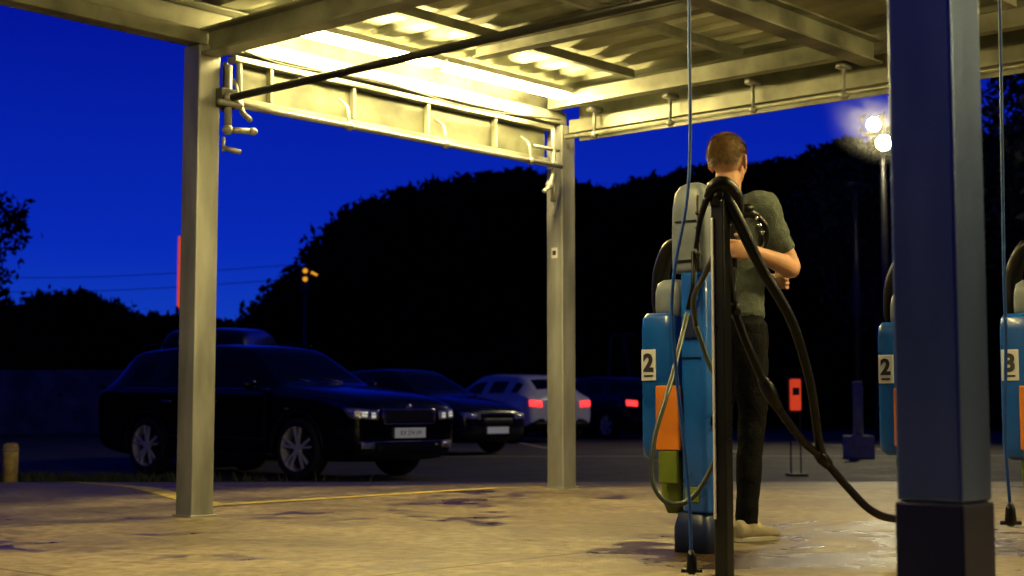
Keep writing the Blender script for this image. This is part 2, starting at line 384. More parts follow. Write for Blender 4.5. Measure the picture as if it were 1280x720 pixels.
# ------------------------------------------------------------------ wash dispensers
def dispenser(cx, cy, number='2'):
    z0 = gz(cx, cy)
    e = empty('wash_dispenser', (cx, cy, z0)); C = Vector((cx, cy, z0))
    def lb(a0, a1, b0, b1, z0_, z1_):
        return boxgeo(C+E1*((a0+a1)/2)+E2*((b0+b1)/2)+UZ*((z0_+z1_)/2), a1-a0, b1-b0, z1_-z0_, E1, E2, UZ)
    def Q(a, b, z): return C+E1*a+E2*b+UZ*z
    def pillow(a, b, ra, rb, zs, lean=0.):
        V = []; F = []; n = 28
        for z, sc, sh in zs:
            for k in range(n):
                w = 2*math.pi*k/n; cw, sw = math.cos(w), math.sin(w)
                q = .45
                V.append(Q(a+sc*ra*math.copysign(abs(cw)**q, cw)+sh, b+sc*rb*math.copysign(abs(sw)**q, sw), z))
        for i in range(len(zs)-1):
            for k in range(n): F.append((i*n+k, i*n+(k+1) % n, (i+1)*n+(k+1) % n, (i+1)*n+k))
        F.append(tuple(range(n))); F.append(tuple((len(zs)-1)*n+k for k in range(n)))
        return V, F
    add('main_cabinet', *pillow(0, 0, .06, .062, [(.16, .96, 0), (.17, 1, 0), (.6, 1, 0), (1.09, 1, 0), (1.10, .96, 0)]), M['blue'], e, True)
    add('foot', *pillow(0, -.02, .065, .085, [(0, 1, 0), (.10, 1, 0), (.155, .82, 0), (.16, .7, 0)]), M['dblue'], e, True)
    add('hood', *pillow(.0, -.02, .062, .085, [(1.102, .9, 0), (1.12, 1, 0), (1.25, 1.0, 0), (1.36, .97, .0), (1.42, .85, 0), (1.45, .62, 0), (1.462, .3, 0)]), M['grey'], e, True)
    add('hood_slot', *merge([lb(-.067, -.062, -.07, .03, 1.14, 1.15), lb(-.067, -.062, -.07, .03, 1.30, 1.306)]), M['black'], e)
    add('side_pod', *pillow(0, -.165, .075, .085, [(.36, .7, 0), (.38, .95, 0), (.42, 1, 0), (.88, 1, 0), (.925, .96, 0), (.945, .8, 0)]), M['blue'], e, True)
    add('pod_hood', *pillow(-.0, -.13, .05, .065, [(.93, .95, 0), (.97, 1, 0), (1.03, .98, 0), (1.065, .85, 0), (1.08, .5, 0)]), M['grey'], e, True)
    add('pod_skirt', *pillow(.01, -.125, .055, .06, [(.15, .55, 0), (.2, .85, 0), (.33, 1, 0), (.375, .9, 0)]), M['lime'], e, True)
    add('number_plate_panel', *lb(-.0795, -.074, -.232, -.160, .675, .80), M['white'], e, bevel=.004)
    add('accent_panel', *lb(-.086, -.062, -.160, -.050, .40, .655), M['orange'], e, bevel=.006)
    add('accent_panel', *lb(-.084, -.062, -.150, -.060, .27, .398), M['lime'], e, bevel=.006)
    add('accent_panel', *lb(-.0645, -.058, -.035, .03, .2, .26), M['lime'], e, bevel=.003)
    add('seam', *lb(-.0645, -.058, -.05, .04, .76, .765), M['black'], e)
    add('card_reader', *merge([lb(-.075, -.058, -.035, .025, .84, .93)]), M['dblue'], e, bevel=.005)
    cu = bpy.data.curves.new('number', 'FONT'); cu.body = number; cu.size = .095; cu.extrude = .001; cu.align_x = 'CENTER'; cu.offset = .004
    t = bpy.data.objects.new('number_text', cu); COL.objects.link(t); cu.materials.append(M['ink'])
    rot = Matrix((E2, UZ, -E1)).transposed().to_4x4()
    t.matrix_world = Matrix.Translation(Q(-.0815, -.196, .715)) @ rot
    t.parent = e; t.matrix_parent_inverse = Matrix.Translation(e.location).inverted()
    add('plate_underline', *lb(-.0812, -.0797, -.218, -.174, .69, .698), M['ink'], e)
    add('brush_holster', *merge([tube([Q(.05, -.225, .90), Q(.055, -.235, 1.0), Q(.055, -.225, 1.12), Q(.04, -.18, 1.21), Q(.03, -.13, 1.24)], [.018, .034, .036, .03, .018], 12, 5)]), M['black'], e, True)
    add('holder_clips', *merge([lb(.03, .07, .062, .085, .95, 1.0), lb(-.02, .05, .062, .08, .5, .54), tube([Q(-.07, .02, 1.18), Q(-.09, .03, 1.05), Q(-.085, .0, .95)], .010, 8, 4)]), M['black'], e, bevel=.003)
    kn = [ellip(Q(-.075, .045, z), E1*.012, E2*.011, UZ*.011, 10, 6) for z in (1.17, 1.22, 1.27, 1.33)]
    add('valve_knobs', *merge(kn+[tube([Q(-.075, .045, 1.1), Q(-.075, .045, 1.4)], .005, 8)]), M['steel_dark'], e, True)
    return e
dispenser(.745, 5.85, '2')
dispenser(1.845, 6.45, '2')
dispenser(2.19, 5.85, '3')

hs = empty('lance_stand', (.70, 4.93, 0)); hc = Vector((.70, 4.93, 0))
add('post', *boxgeo(hc+UZ*.63, .044, .05, 1.26, E1, E2), M['blackpost'], hs, bevel=.005)
add('post_rail', *boxgeo(hc+UZ*.70-E1*.026-E2*.016, .008, .010, 1.0, E1, E2), M['alloy'], hs, bevel=.002)
add('post_foot', *boxgeo(hc+UZ*.006, .12, .12, .012, E1, E2), M['blackpost'], hs, bevel=.003)
hd = [tube([(.655, 4.93, 1.27), (.675, 4.92, 1.305), (.71, 4.92, 1.315), (.75, 4.94, 1.28), (.765, 4.95, 1.22)], [.012, .022, .028, .026, .018], 12, 5),
      tube([(.69, 4.93, 1.24), (.70, 4.93, 1.31)], .027, 12),
      tube([(.62, 4.96, 1.10), (.635, 4.95, 1.2), (.66, 4.93, 1.28)], [.008, .010, .014], 10, 4)]
add('lance_cradle', *merge(hd), M['black'], hs, True)
h1 = [(.70, 4.93, 1.30), (.755, 4.93, 1.20), (.84, 4.97, 1.04), (.95, 5.02, .86), (1.02, 5.08, .66), (1.06, 5.15, .47), (1.085, 5.2, .40)]
add('vacuum_hose', *tube(h1, [.024, .022, .019, .017, .016, .015, .015], 14, 10), M['black'], hs, True)
h2 = [(.72, 4.95, 1.10), (.75, 4.97, .90), (.82, 5.0, .72), (.90, 5.05, .575), (1.0, 5.12, .455), (1.085, 5.2, .39), (1.18, 5.25, .29), (1.28, 5.3, .20), (1.40, 5.4, .165), (1.6, 5.6, .16), (1.85, 6.0, .2)]
add('vacuum_hose', *tube(h2, .0145, 14, 10), M['black'], hs, True)
cp = [tube([(.845, 5.02, .665), (.868, 5.03, .63), (.885, 5.04, .60), (.91, 5.055, .56)], [.016, .026, .024, .016], 12), tube([(1.05, 5.18, .43), (1.085, 5.2, .39), (1.11, 5.21, .365)], [.016, .024, .018], 12), tube([(.745, 4.97, .92), (.752, 4.97, .88)], .020, 12)]
add('hose_couplings', *merge(cp), M['black'], hs, True)
lp = [(.66, 5.3, .86), (.70, 5.3, .74), (.745, 5.28, .62), (.745, 5.26, .47), (.69, 5.25, .33), (.62, 5.25, .24), (.545, 5.27, .235), (.50, 5.3, .31), (.51, 5.34, .45), (.56, 5.4, .60), (.60, 5.5, .70), (.64, 5.6, .82), (.68, 5.72, .93)]
add('pressure_hose', *tube(lp, .0095, 12, 10), M['hosegrey'], hs, True)
add('pressure_hose', *tube([(.66, 5.3, .86), (.64, 5.2, .95), (.66, 5.05, 1.02), (.69, 4.96, 1.1)], .0095, 12, 10), M['hosegrey'], hs, True)

# ------------------------------------------------------------------ person
pe = empty('person', (.95, 6.40, 0)); B0 = Vector((.95, 6.40, 0))
a40 = math.radians(40); FW = Vector((math.cos(a40), math.sin(a40), 0)); RT = Vector((math.sin(a40), -math.cos(a40), 0))
def Lc(r, f, z): return B0+RT*r+FW*f+UZ*z
def er(r, f, z, ra, rb): return (Lc(r, f, z), RT*ra, FW*rb)
def blob(name, parts, m, vox=.007, sm=4, disp=0., dscale=.12):
    V, F = merge(parts); o = add(name, V, F, m, pe)
    md = o.modifiers.new('r', 'REMESH'); md.mode = 'VOXEL'; md.voxel_size = vox; md.use_smooth_shade = True
    s = o.modifiers.new('s', 'SMOOTH'); s.iterations = sm; s.factor = .5
    if disp:
        t = bpy.data.textures.new(name+'_t', 'CLOUDS'); t.noise_scale = dscale; t.noise_depth = 2
        d = o.modifiers.new('d', 'DISPLACE'); d.texture = t; d.strength = disp; d.mid_level = .5; d.texture_coords = 'GLOBAL'
    return o
def limb(pts, rad, n=16): return tube(pts, rad, n, 6)
def hand(wr, d, nrm, side, curl):
    d = d.normalized(); nrm = (nrm-d*nrm.dot(d)).normalized(); s = d.cross(nrm)*side
    parts = [ellip(wr+d*.05, d*.055, s*.042, nrm*.017, 14, 10), ellip(wr+d*.015, d*.03, s*.028, nrm*.02, 12, 8)]
    ln = [.070, .078, .073, .058]
    for i in range(4):
        b = wr+d*(.088-.003*abs(i-1))+s*(.031-.0205*i)
        l = ln[i]; pts = [b-d*.02, b]; ang = 0; q = b.copy()
        for seg, fr in enumerate((.45, .32, .23)):
            ang += curl*(.7+.2*seg)
            q = q+(d*math.cos(ang)+nrm*math.sin(ang))*l*fr; pts.append(q.copy())
        parts.append(tube(pts, [.009, .0092, .0086, .008, .006], 10, 3))
    b = wr+d*.02+s*.03
    parts.append(tube([b-s*.01, b+s*.018+d*.022, b+s*.030+d*.045+nrm*.008, b+s*.03+d*.068+nrm*.016], [.012, .0115, .0098, .007], 10, 3))
    return parts
rsh, lsh = Lc(.185, 0, 1.425), Lc(-.185, 0, 1.425)
rel, lel = Vector((1.195, 6.30, 1.165)), Lc(-.245, .12, 1.15)
rwr, lwr = Vector((1.005, 6.125, 1.215)), Lc(.06, .225, 1.13)
skin = []
skin += [rings([er(0, -.02, 1.40, .085, .07), er(0, -.018, 1.46, .066, .062), er(0, -.012, 1.52, .056, .058), er(0, -.002, 1.60, .055, .06)])]
skin += [limb([rsh.lerp(rel, .5), rel, rel.lerp(rwr, .3), rel.lerp(rwr, .7), rwr], [.044, .041, .043, .034, .027])]
skin += [limb([lsh.lerp(lel, .5), lel, lel.lerp(lwr, .3), lel.lerp(lwr, .7), lwr], [.044, .041, .043, .034, .027])]
hd_r = Vector((-1, -.25, .12)).normalized()
skin += hand(rwr, hd_r, Vector((0, 1, 0)), -1, .80)
skin += hand(lwr, Lc(.16, .19, 1.12)-lwr, -FW*.9-UZ*.2, -1, .42)
ah = math.radians(58); FH = Vector((math.cos(ah), math.sin(ah), 0)); RH = Vector((math.sin(ah), -math.cos(ah), 0)); HC = Lc(0, -.005, 0)
def H(r, f, z): return HC+RH*r+FH*f+UZ*z
skin += [ellip(H(0, -.012, 1.66), RH*.074, FH*.093, UZ*.088), ellip(H(0, .025, 1.60), RH*.058, FH*.068, UZ*.075), ellip(H(0, .055, 1.565), RH*.032, FH*.035, UZ*.035),
         tube([H(0, .085, 1.65), H(0, .104, 1.625), H(0, .108, 1.612)], [.009, .013, .014], 10), ellip(H(0, .078, 1.67), RH*.05, FH*.016, UZ*.012),
         ellip(H(0, .082, 1.588), RH*.024, FH*.012, UZ*.006), ellip(H(0, .080, 1.577), RH*.022, FH*.012, UZ*.007),
         ellip(H(.04, .05, 1.615), RH*.02, FH*.03, UZ*.03), ellip(H(-.04, .05, 1.615), RH*.02, FH*.03, UZ*.03)]
for s in (-1, 1):
    skin += [ellip(H(s*.080, -.005, 1.635), (RH*s*.5-FH*.85)*.020, RH*.008+FH*.004, UZ*.034, 14, 10), ellip(H(s*.078, .002, 1.61), FH*.010, RH*.008, UZ*.013, 10, 8)]
blob('body_skin', skin, M['skin'], .0045, 2)
for s in (-1, 1):
    add('eye', *ellip(H(s*.031, .073, 1.645), RH*.013, FH*.012, UZ*.011), M['eye'], pe, True)
gp = rwr+hd_r*.088+Vector((0, .028, 0))
gun = [tube([gp+Vector((.004, 0, -.075)), gp, gp+Vector((-.004, 0, .06)), gp+Vector((0, 0, .11))], [.014, .0155, .016, .018], 12, 4),
       tube([gp+Vector((-.05, -.01, .12)), gp+Vector((0, 0, .13)), gp+Vector((.06, .0, .155)), gp+Vector((.11, .01, .14))], [.018, .026, .024, .016], 12, 5),
       tube([gp+Vector((.10, .01, .145)), gp+Vector((.14, .02, .10)), gp+Vector((.145, .03, .04)), gp+Vector((.12, .03, -.02))], [.014, .015, .012, .010], 10, 5),
       tube([gp+Vector((.03, -.005, .10)), gp+Vector((.045, -.005, .05)), gp+Vector((.035, -.005, .0))], .006, 8, 4),
       tube([gp+Vector((-.05, -.01, .12)), gp+Vector((-.09, -.03, .15)), gp+Vector((-.12, -.05, .21))], [.012, .010, .009], 10, 4),
       ellip(gp+Vector((.06, -.01, .17)), Vector((.03, 0, 0)), Vector((0, .02, 0)), UZ*.022, 12, 8)]
add('spray_gun', *merge(gun), M['black'], pe, True)
add('gun_fittings', *merge([ellip(gp+Vector((.10+.012*i, -.012, .13-.03*i)), Vector((.009, 0, 0)), Vector((0, .009, 0)), UZ*.009, 8, 6) for i in range(3)]), M['chrome'], pe, True)
add('gun_hose', *tube([gp+Vector((.004, 0, -.07)), gp+Vector((.0, -.02, -.18)), (.86, 5.98, .88), (.83, 5.9, .75), (.80, 5.84, .72)], .010, 10, 8), M['black'], pe, True)
V, F = ellip(H(0, -.020, 1.672), RH*.082, FH*.099, UZ*.090, 40, 28)
Hc = H(0, 0, 0)
def hl(p):
    q = p-Hc; return q.dot(RH), q.dot(FH), q.z
def hairy(r, f, z):
    if f > .045 and z < 1.715: return False
    if f > .0 and z < 1.675: return False
    if z < 1.618: return False
    if abs(r) > .055 and f > -.045 and z < 1.665: return False
    return True
Fk = [q for q in F if all(hairy(*hl(V[i])) for i in q)]
o = add('hair', V, Fk, M['hair'], pe, True)
sd = o.modifiers.new('s', 'SOLIDIFY'); sd.thickness = .008; sd.offset = -1
SV = []; SF = []
for _ in range(11000):
    w = random.uniform(0, 2*math.pi); c = random.uniform(-1, 1); s_ = math.sqrt(1-c*c)
    p = H(0, -.020, 1.672)+RH*.081*math.cos(w)*s_+FH*.098*math.sin(w)*s_+UZ*.089*c
    if not hairy(*hl(p)): continue
    n = (p-H(0, -.02, 1.672)).normalized()
    dn = (Vector((0, 0, -1))+FH*(.5 if c > .5 else -.15)+Vector((random.uniform(-.5, .5), random.uniform(-.5, .5), random.uniform(-.3, .3))))
    dn = (dn-n*dn.dot(n)).normalized(); sd_ = n.cross(dn)*.0011
    ln = random.uniform(.008, .018)
    q = p+n*.003+dn*ln*.8+n*ln*.5
    i = len(SV); SV += [p-sd_, p+sd_, q]; SF.append((i, i+1, i+2))
add('hair_strands', SV, SF, M['hair'], pe)
sh = [rings([er(0, 0, .94, .150, .112), er(0, 0, .97, .162, .122), er(0, 0, 1.05, .158, .115), er(0, .0, 1.14, .160, .116), er(0, .0, 1.24, .170, .120), er(0, 0, 1.34, .185, .122), er(0, -.004, 1.41, .180, .108), er(0, -.010, 1.455, .125, .085), er(0, -.014, 1.485, .078, .072)]),
      limb([Lc(.12, 0, 1.42), rsh, rsh.lerp(rel, .35), rsh.lerp(rel, .74)], [.075, .068, .060, .058]),
      limb([Lc(-.12, 0, 1.42), lsh, lsh.lerp(lel, .35), lsh.lerp(lel, .74)], [.075, .068, .060, .058])]
blob('shirt', sh, M['shirt'], .008, 5, .024, .07)
rl = [Lc(.080, 0, .93), Lc(.085, .02, .70), Lc(.085, .03, .50), Lc(.085, .0, .28), Lc(.085, -.015, .075)]
ll = [Lc(-.085, 0, .93), Lc(-.09, .01, .70), Lc(-.10, .02, .50), Lc(-.11, -.01, .28), Lc(-.12, -.03, .075)]
tr = [rings([er(0, 0, .82, .145, .10), er(0, 0, .88, .162, .115), er(0, 0, .96, .158, .112), er(0, 0, 1.02, .150, .105)]),
      limb(rl, [.094, .078, .059, .054, .048]), limb(ll, [.094, .078, .059, .054, .048])]
blob('trousers', tr, M['trouser'], .008, 4, .018, .09)
for r, f0 in ((.085, -.015), (-.12, -.03)):
    def sr(f, z, ra, rz): return (Lc(r, f0+f, z), RT*ra, UZ*rz)
    up_ = rings([sr(-.075, .045, .018, .025), sr(-.06, .05, .034, .042), sr(-.02, .055, .040, .05), sr(.04, .048, .044, .044), sr(.10, .038, .049, .033), sr(.15, .032, .046, .026), sr(.185, .027, .032, .019), sr(.197, .024, .014, .010)], 20)
    blob('shoe', [up_, limb([Lc(r, f0, .05), Lc(r, f0-.002, .10)], [.045, .042])], M['shoe'], .005, 3)
    V = []; n = 28
    for z in (.004, .024):
        for k in range(n):
            w = 2*math.pi*k/n; cf = .06+.142*math.cos(w); ww = .046*math.sin(w)*(1+.12*math.cos(w))
            V.append(Lc(r+ww, f0+cf, z))
    F = [(k, (k+1) % n, n+(k+1) % n, n+k) for k in range(n)]+[tuple(range(n)), tuple(range(n, 2*n))]
    add('shoe_sole', V, F, M['sole'], pe, bevel=.003)

# ------------------------------------------------------------------ cars
def mesh_eval(o):
    dg = bpy.context.evaluated_depsgraph_get(); dg.update()
    return bpy.data.meshes.new_from_object(o.evaluated_get(dg))

def make_car(name, loc, heading, ST, Lc_, paint, side_glass, top_glass, axles, wr, tw, suv=False):
    e = empty(name, loc, heading)
    V = []
    for (x, ws, wb, zb, zbe, wt, zt) in ST:
        X = Lc_/2-x; h = zbe-zb
        Fp = Vector((wb*.975, zbe)); T = Vector((wt, zt-.035)); G = Fp.lerp(T, .08); Hh = Fp.lerp(T, .86)
        half = [(0, zb), (ws*.8, zb), (ws, zb+.06), (wb, zb+.42*h), (wb*1.0, zb+.78*h), tuple(Fp), tuple(G), tuple(Hh), tuple(T), (wt*.87, zt-.004), (wt*.45, zt+.012), (0, zt+.018)]
        full = half+[(-y, z) for (y, z) in half[-2:0:-1]]
        V += [(X, y, z) for y, z in full]
    n = 22; F = []; MI = []
    for i in range(len(ST)-1):
        for j in range(n):
            F.append((i*n+j, i*n+(j+1) % n, (i+1)*n+(j+1) % n, (i+1)*n+j))
            jj = j if j < 11 else 21-j
            mi = 0
            if jj == 6 and i in side_glass: mi = 1
            if jj in (9, 10) and i in top_glass: mi = 1
            if jj in (0, 1): mi = 2
            MI.append(mi)
    F.append(tuple(range(n))); MI.append(0); F.append(tuple((len(ST)-1)*n+k for k in range(n))); MI.append(0)
    o = add('body_shell', V, F, paint, e, True, local=True)
    o.data.materials.append(M['glass']); o.data.materials.append(M['trim'])
    o.data.polygons.foreach_set('material_index', MI)
    lv = 3 if suv else 2
    ss = o.modifiers.new('s', 'SUBSURF'); ss.levels = lv; ss.render_levels = lv
    cut = []
    wmax = max(s[2] for s in ST)
    for ax in axles:
        for s in (-1, 1):
            cut.append(tube([(Lc_/2-ax, s*(wmax-.28), wr+.015), (Lc_/2-ax, s*(wmax+.2), wr+.015)], wr+.055, 40))
    cv, cf = merge(cut)
    c = add('cutter', cv, cf, paint, None); c.data.materials.append(M['glass']); c.data.materials.append(M['trim'])
    c.data.polygons.foreach_set('material_index', [2]*len(c.data.polygons))
    bo = o.modifiers.new('b', 'BOOLEAN'); bo.object = c; bo.operation = 'DIFFERENCE'; bo.solver = 'EXACT'
    e.location = (0, 0, 0); e.rotation_euler = (0, 0, 0); bpy.context.view_layer.update()
    me = mesh_eval(o); o.modifiers.clear(); o.data = me; bpy.data.objects.remove(c)
    bvh = BVHTree.FromPolygons([v.co.copy() for v in me.vertices], [tuple(p.vertices) for p in me.polygons])
    e.location = loc; e.rotation_euler = (0, 0, heading)
    def patch(pname, q, axis, m, nu=10, nv=5, th=.016):
        V = []; ok = []
        for j in range(nv+1):
            for i in range(nu+1):
                a = Vector(q[0]).lerp(Vector(q[1]), i/nu); b = Vector(q[3]).lerp(Vector(q[2]), i/nu); p = a.lerp(b, j/nv)
                if axis[1] == 'x':
                    sg = 1 if axis[0] == '+' else -1; org = Vector((sg*6, p.x, p.y)); d = Vector((-sg, 0, 0))
                else:
                    sg = 1 if axis[0] == '+' else -1; org = Vector((p.x, sg*4, p.y)); d = Vector((0, -sg, 0))
                hit = bvh.ray_cast(org, d)
                if hit[0] is None: ok.append(False); V.append(Vector((0, 0, 0)))
                else: ok.append(True); V.append(hit[0])
        F = []
        for j in range(nv):
            for i in range(nu):
                k = [j*(nu+1)+i, j*(nu+1)+i+1, (j+1)*(nu+1)+i+1, (j+1)*(nu+1)+i]
                if all(ok[t] for t in k) and max((V[k[0]]-V[k[2]]).length, (V[k[1]]-V[k[3]]).length) < .35: F.append(tuple(k))
        if not F: return
        used = sorted(set(i for f in F for i in f)); mp = {u: i for i, u in enumerate(used)}
        ob = add(pname, [V[u] for u in used], [tuple(mp[i] for i in f) for f in F], m, e, True, local=True)
        s = ob.modifiers.new('s', 'SOLIDIFY'); s.thickness = th; s.offset = 0
        return ob
    R = wr
    tp = [(-.5, .72), (-.5, .86), (-.46, .95), (-.34, 1.), (.34, 1.), (.46, .95), (.5, .86), (.5, .72)]
    for ax in axles:
        for s in (-1, 1):
            cx = Lc_/2-ax; cy = s*(wmax-.015-tw/2)
            V = []; F = []; N = 40
            for k in range(N):
                w = 2*math.pi*k/N
                for (a, r) in tp: V.append((cx+R*r*math.cos(w), cy+a*tw, R+R*r*math.sin(w)))
            m_ = len(tp)
            for k in range(N):
                for t in range(m_):
                    F.append((k*m_+t, k*m_+(t+1) % m_, ((k+1) % N)*m_+(t+1) % m_, ((k+1) % N)*m_+t))
            add('tyre', V, F, M['tyre'], e, True, local=True)
            yo = cy+s*tw*.36
            parts = []
            r0 = R*.76
            VV = []; FF = []
            for k in range(N):
                w = 2*math.pi*k/N
                for (a, r) in ((yo+s*.025, r0), (yo+s*.025, r0-.016), (yo-s*.03, r0-.028), (yo-s*.10, r0-.03), (yo-s*.10, r0)):
                    VV.append((cx+r*math.cos(w), a, R+r*math.sin(w)))
            for k in range(N):
                for t in range(5): FF.append((k*5+t, k*5+(t+1) % 5, ((k+1) % N)*5+(t+1) % 5, ((k+1) % N)*5+t))
            parts.append((VV, FF))
            for k in range(5):
                for dlt in (-.2, .2):
                    w = 2*math.pi*k/5+.3; w2 = w+dlt; w1 = w+dlt*.5
                    p0 = Vector((cx+.045*math.cos(w1), yo+s*.002, R+.045*math.sin(w1))); p1 = Vector((cx+(r0-.015)*math.cos(w2), yo+s*.012, R+(r0-.015)*math.sin(w2)))
                    dd = (p1-p0); ln = dd.length; dd.normalize(); tt = Vector((0, 1, 0)).cross(dd)
                    parts.append(boxgeo((p0+p1)/2, ln, .024, .03, dd, tt, Vector((0, 1, 0))))
            parts.append(tube([(cx, yo-s*.03, R), (cx, yo+s*.018, R)], .05, 20))
            add('alloy_rim', *merge(parts), M['alloy'], e, False, local=True)
            add('brake_disc', *merge([tube([(cx, yo-s*.06, R), (cx, yo-s*.045, R)], r0*.72, 28), tube([(cx, yo-s*.11, R), (cx, yo-s*.10, R)], r0, 28)]), M['trim'], e, False, local=True)
            ap = []
            for k in range(21):
                w = math.radians(-8+196*k/20); rr = wr+.058
                px_, pz_ = cx+rr*math.cos(w), wr+.015+rr*math.sin(w)
                hit = bvh.ray_cast(Vector((cx+(rr+.02)*math.cos(w), s*4, wr+.015+(rr+.02)*math.sin(w))), Vector((0, -s, 0)))
                yy = hit[0].y if hit[0] else s*wmax*.97
                if abs(yy) < wmax*.8: yy = s*wmax*.93
                ap.append((px_, yy-s*.004, pz_))
            add('wheel_arch_lip', *tube(ap, .013 if suv else .009, 8), M['trim'] if suv else paint, e, True, local=True)
    return e, patch, bvh

ST = [(0.00, .66, .72, .32, .74, .64, .78), (.025, .77, .81, .25, .80, .72, .85), (.12, .86, .88, .21, .87, .76, .93), (.40, .895, .905, .20, .93, .78, 1.00), (.90, .90, .915, .20, .98, .79, 1.06),
      (1.28, .90, .92, .20, 1.00, .78, 1.10), (1.36, .90, .92, .20, 1.005, .775, 1.12), (1.98, .90, .92, .20, 1.02, .63, 1.50), (2.12, .90, .92, .20, 1.025, .615, 1.54), (2.58, .90, .92, .20, 1.03, .61, 1.57), (2.68, .90, .92, .20, 1.03, .61, 1.573),
      (3.46, .90, .92, .20, 1.04, .60, 1.565), (3.56, .90, .92, .20, 1.045, .598, 1.56), (4.15, .89, .91, .21, 1.05, .58, 1.53), (4.30, .88, .90, .22, 1.05, .57, 1.50), (4.55, .86, .88, .26, 1.04, .62, 1.24), (4.64, .84, .87, .28, 1.02, .68, 1.10), (4.70, .78, .82, .32, .96, .66, 1.0), (4.72, .7, .74, .38, .9, .6, .94)]
ST = [tuple(list(s[:4])+[s[4], s[5]]+[s[6]+(.03 if 1.9 < s[0] < 4.4 else 0)]) for s in ST]
D = 4.72
fa = .92; ra = 3.62
hd_ = -math.radians(38)
hx, hy = math.cos(hd_), math.sin(hd_)
lat = .83
fwc = Vector((-2.417, 17.0, 0)) + Vector((-hy, hx, 0))*lat
cen = fwc - Vector((hx, hy, 0))*(D/2-fa)
car, patch, bvh = make_car('parked_estate_car', (cen.x, cen.y, -.24), hd_, ST, D, M['paint_black'], {6, 7, 8, 10, 12}, {6, 14}, (fa, ra), .355, .22, suv=True)
for s in (-1, 1):
    patch('headlamp', [(s*.53, .68), (s*.86, .70), (s*.875, .815), (s*.51, .79)], '+x', M['lens'], 14, 4, .024)
    patch('headlamp_projector', [(s*.57, .705), (s*.63, .705), (s*.63, .765), (s*.57, .765)], '+x', M['projector_glint'], 4, 4, .034)
    patch('headlamp_projector', [(s*.70, .715), (s*.77, .72), (s*.77, .775), (s*.70, .77)], '+x', M['projector_glint'], 4, 4, .034)
    patch('headlamp_trim', [(s*.53, .735), (s*.86, .755), (s*.86, .763), (s*.53, .743)], '+x', M['trim'], 12, 1, .036)
    patch('fog_lamp', [(s*.58, .36), (s*.76, .36), (s*.77, .43), (s*.58, .43)], '+x', M['lens'], 6, 3, .02)
    patch('side_skirt', [(-1.0, .22), (1.0, .22), (1.0, .30), (-1.0, .30)], ('-y' if s < 0 else '+y'), M['trim'], 12, 2, .03)
    ax = '-y' if s < 0 else '+y'
    for xx in (.92, -.30, -1.14):
        patch('door_seam', [(xx-.004, .30), (xx+.004, .30), (xx+.004, .98), (xx-.004, .98)], ax, M['trim'], 1, 14, .004)
    patch('door_moulding', [(-1.0, .46), (.9, .44), (.9, .475), (-1.0, .495)], ax, M['trim'], 12, 1, .02)
    for xx in (.0, -.85):
        add('door_handle', *tube([(xx-.09, s*.925, .90), (xx-.05, s*.945, .905), (xx+.05, s*.945, .905), (xx+.09, s*.925, .90)], .012, 8), M['chrome'], car, True, local=True)
    patch('window_chrome', [(-1.75, 1.065), (.95, 1.035), (.95, 1.045), (-1.75, 1.075)], ax, M['chrome'], 20, 1, .012)
    add('door_mirror', *merge([ellip((.78, s*1.03, 1.10), Vector((.055, 0, 0)), Vector((0, .10, 0)), UZ*.07, 16, 10), tube([(.80, s*.9, 1.04), (.79, s*.98, 1.06)], .022, 8)]), M['paint_black'], car, True, local=True)
    add('roof_rail', *tube([(.15, s*.57, 1.59), (.05, s*.575, 1.625), (-.8, s*.575, 1.65), (-1.7, s*.56, 1.62), (-1.8, s*.55, 1.58)], .013, 8, 6), M['steel_dark'], car, True, local=True)
    patch('tail_lamp', [(s*.55, .78), (s*.85, .80), (s*.84, 1.0), (s*.55, .97)], '-x', M['tail_off'], 8, 5, .02)
    patch('side_indicator', [(1.25, .80), (1.32, .80), (1.32, .82), (1.25, .82)], ax, M['orange'], 3, 1, .01)
patch('grille', [(-.42, .64), (.42, .64), (.45, .80), (-.45, .80)], '+x', M['trim'], 20, 4, .022)
for i in range(17):
    y = -.39+i*.0488
    patch('grille_bar', [(y-.004, .65), (y+.004, .65), (y+.004, .79), (y-.004, .79)], '+x', M['steel_dark'], 1, 5, .032)
for q in ([(-.43, .790), (.43, .790), (.45, .808), (-.45, .808)], [(-.40, .634), (.40, .634), (.40, .644), (-.40, .644)], [(-.435, .644), (-.422, .644), (-.445, .79), (-.458, .79)], [(.422, .644), (.435, .644), (.458, .79), (.445, .79)]):
    patch('grille_surround', q, '+x', M['chrome'], 20, 2, .036)
patch('badge', [(-.04, .815), (.04, .815), (.035, .855), (-.035, .855)], '+x', M['chrome'], 6, 4, .02)
patch('lower_intake', [(-.50, .31), (.50, .31), (.50, .41), (-.50, .41)], '+x', M['trim'], 16, 3, .02)
patch('bumper_strip', [(-.8, .43), (.8, .43), (.8, .442), (-.8, .442)], '+x', M['chrome'], 24, 1, .014)
add('number_plate', *boxgeo((D/2+.018, 0, .535), .012, .52, .115), M['plate'], car, bevel=.003, local=True)
cu = bpy.data.curves.new('plate_text', 'FONT'); cu.body = 'KX 274 LM'; cu.size = .075; cu.extrude = .0008; cu.align_x = 'CENTER'
t = bpy.data.objects.new('plate_text', cu); COL.objects.link(t); cu.materials.append(M['ink']); t.parent = car
t.location = (D/2+.0255, 0, .510); t.rotation_euler = (math.pi/2, 0, math.pi/2)
add('wiper', *merge([tube([(1.03, -.1, 1.12), (.95, -.45, 1.17), (.93, -.6, 1.18)], .008, 6), tube([(1.03, .35, 1.12), (.97, .0, 1.17), (.96, -.1, 1.175)], .008, 6)]), M['trim'], car, True, local=True)

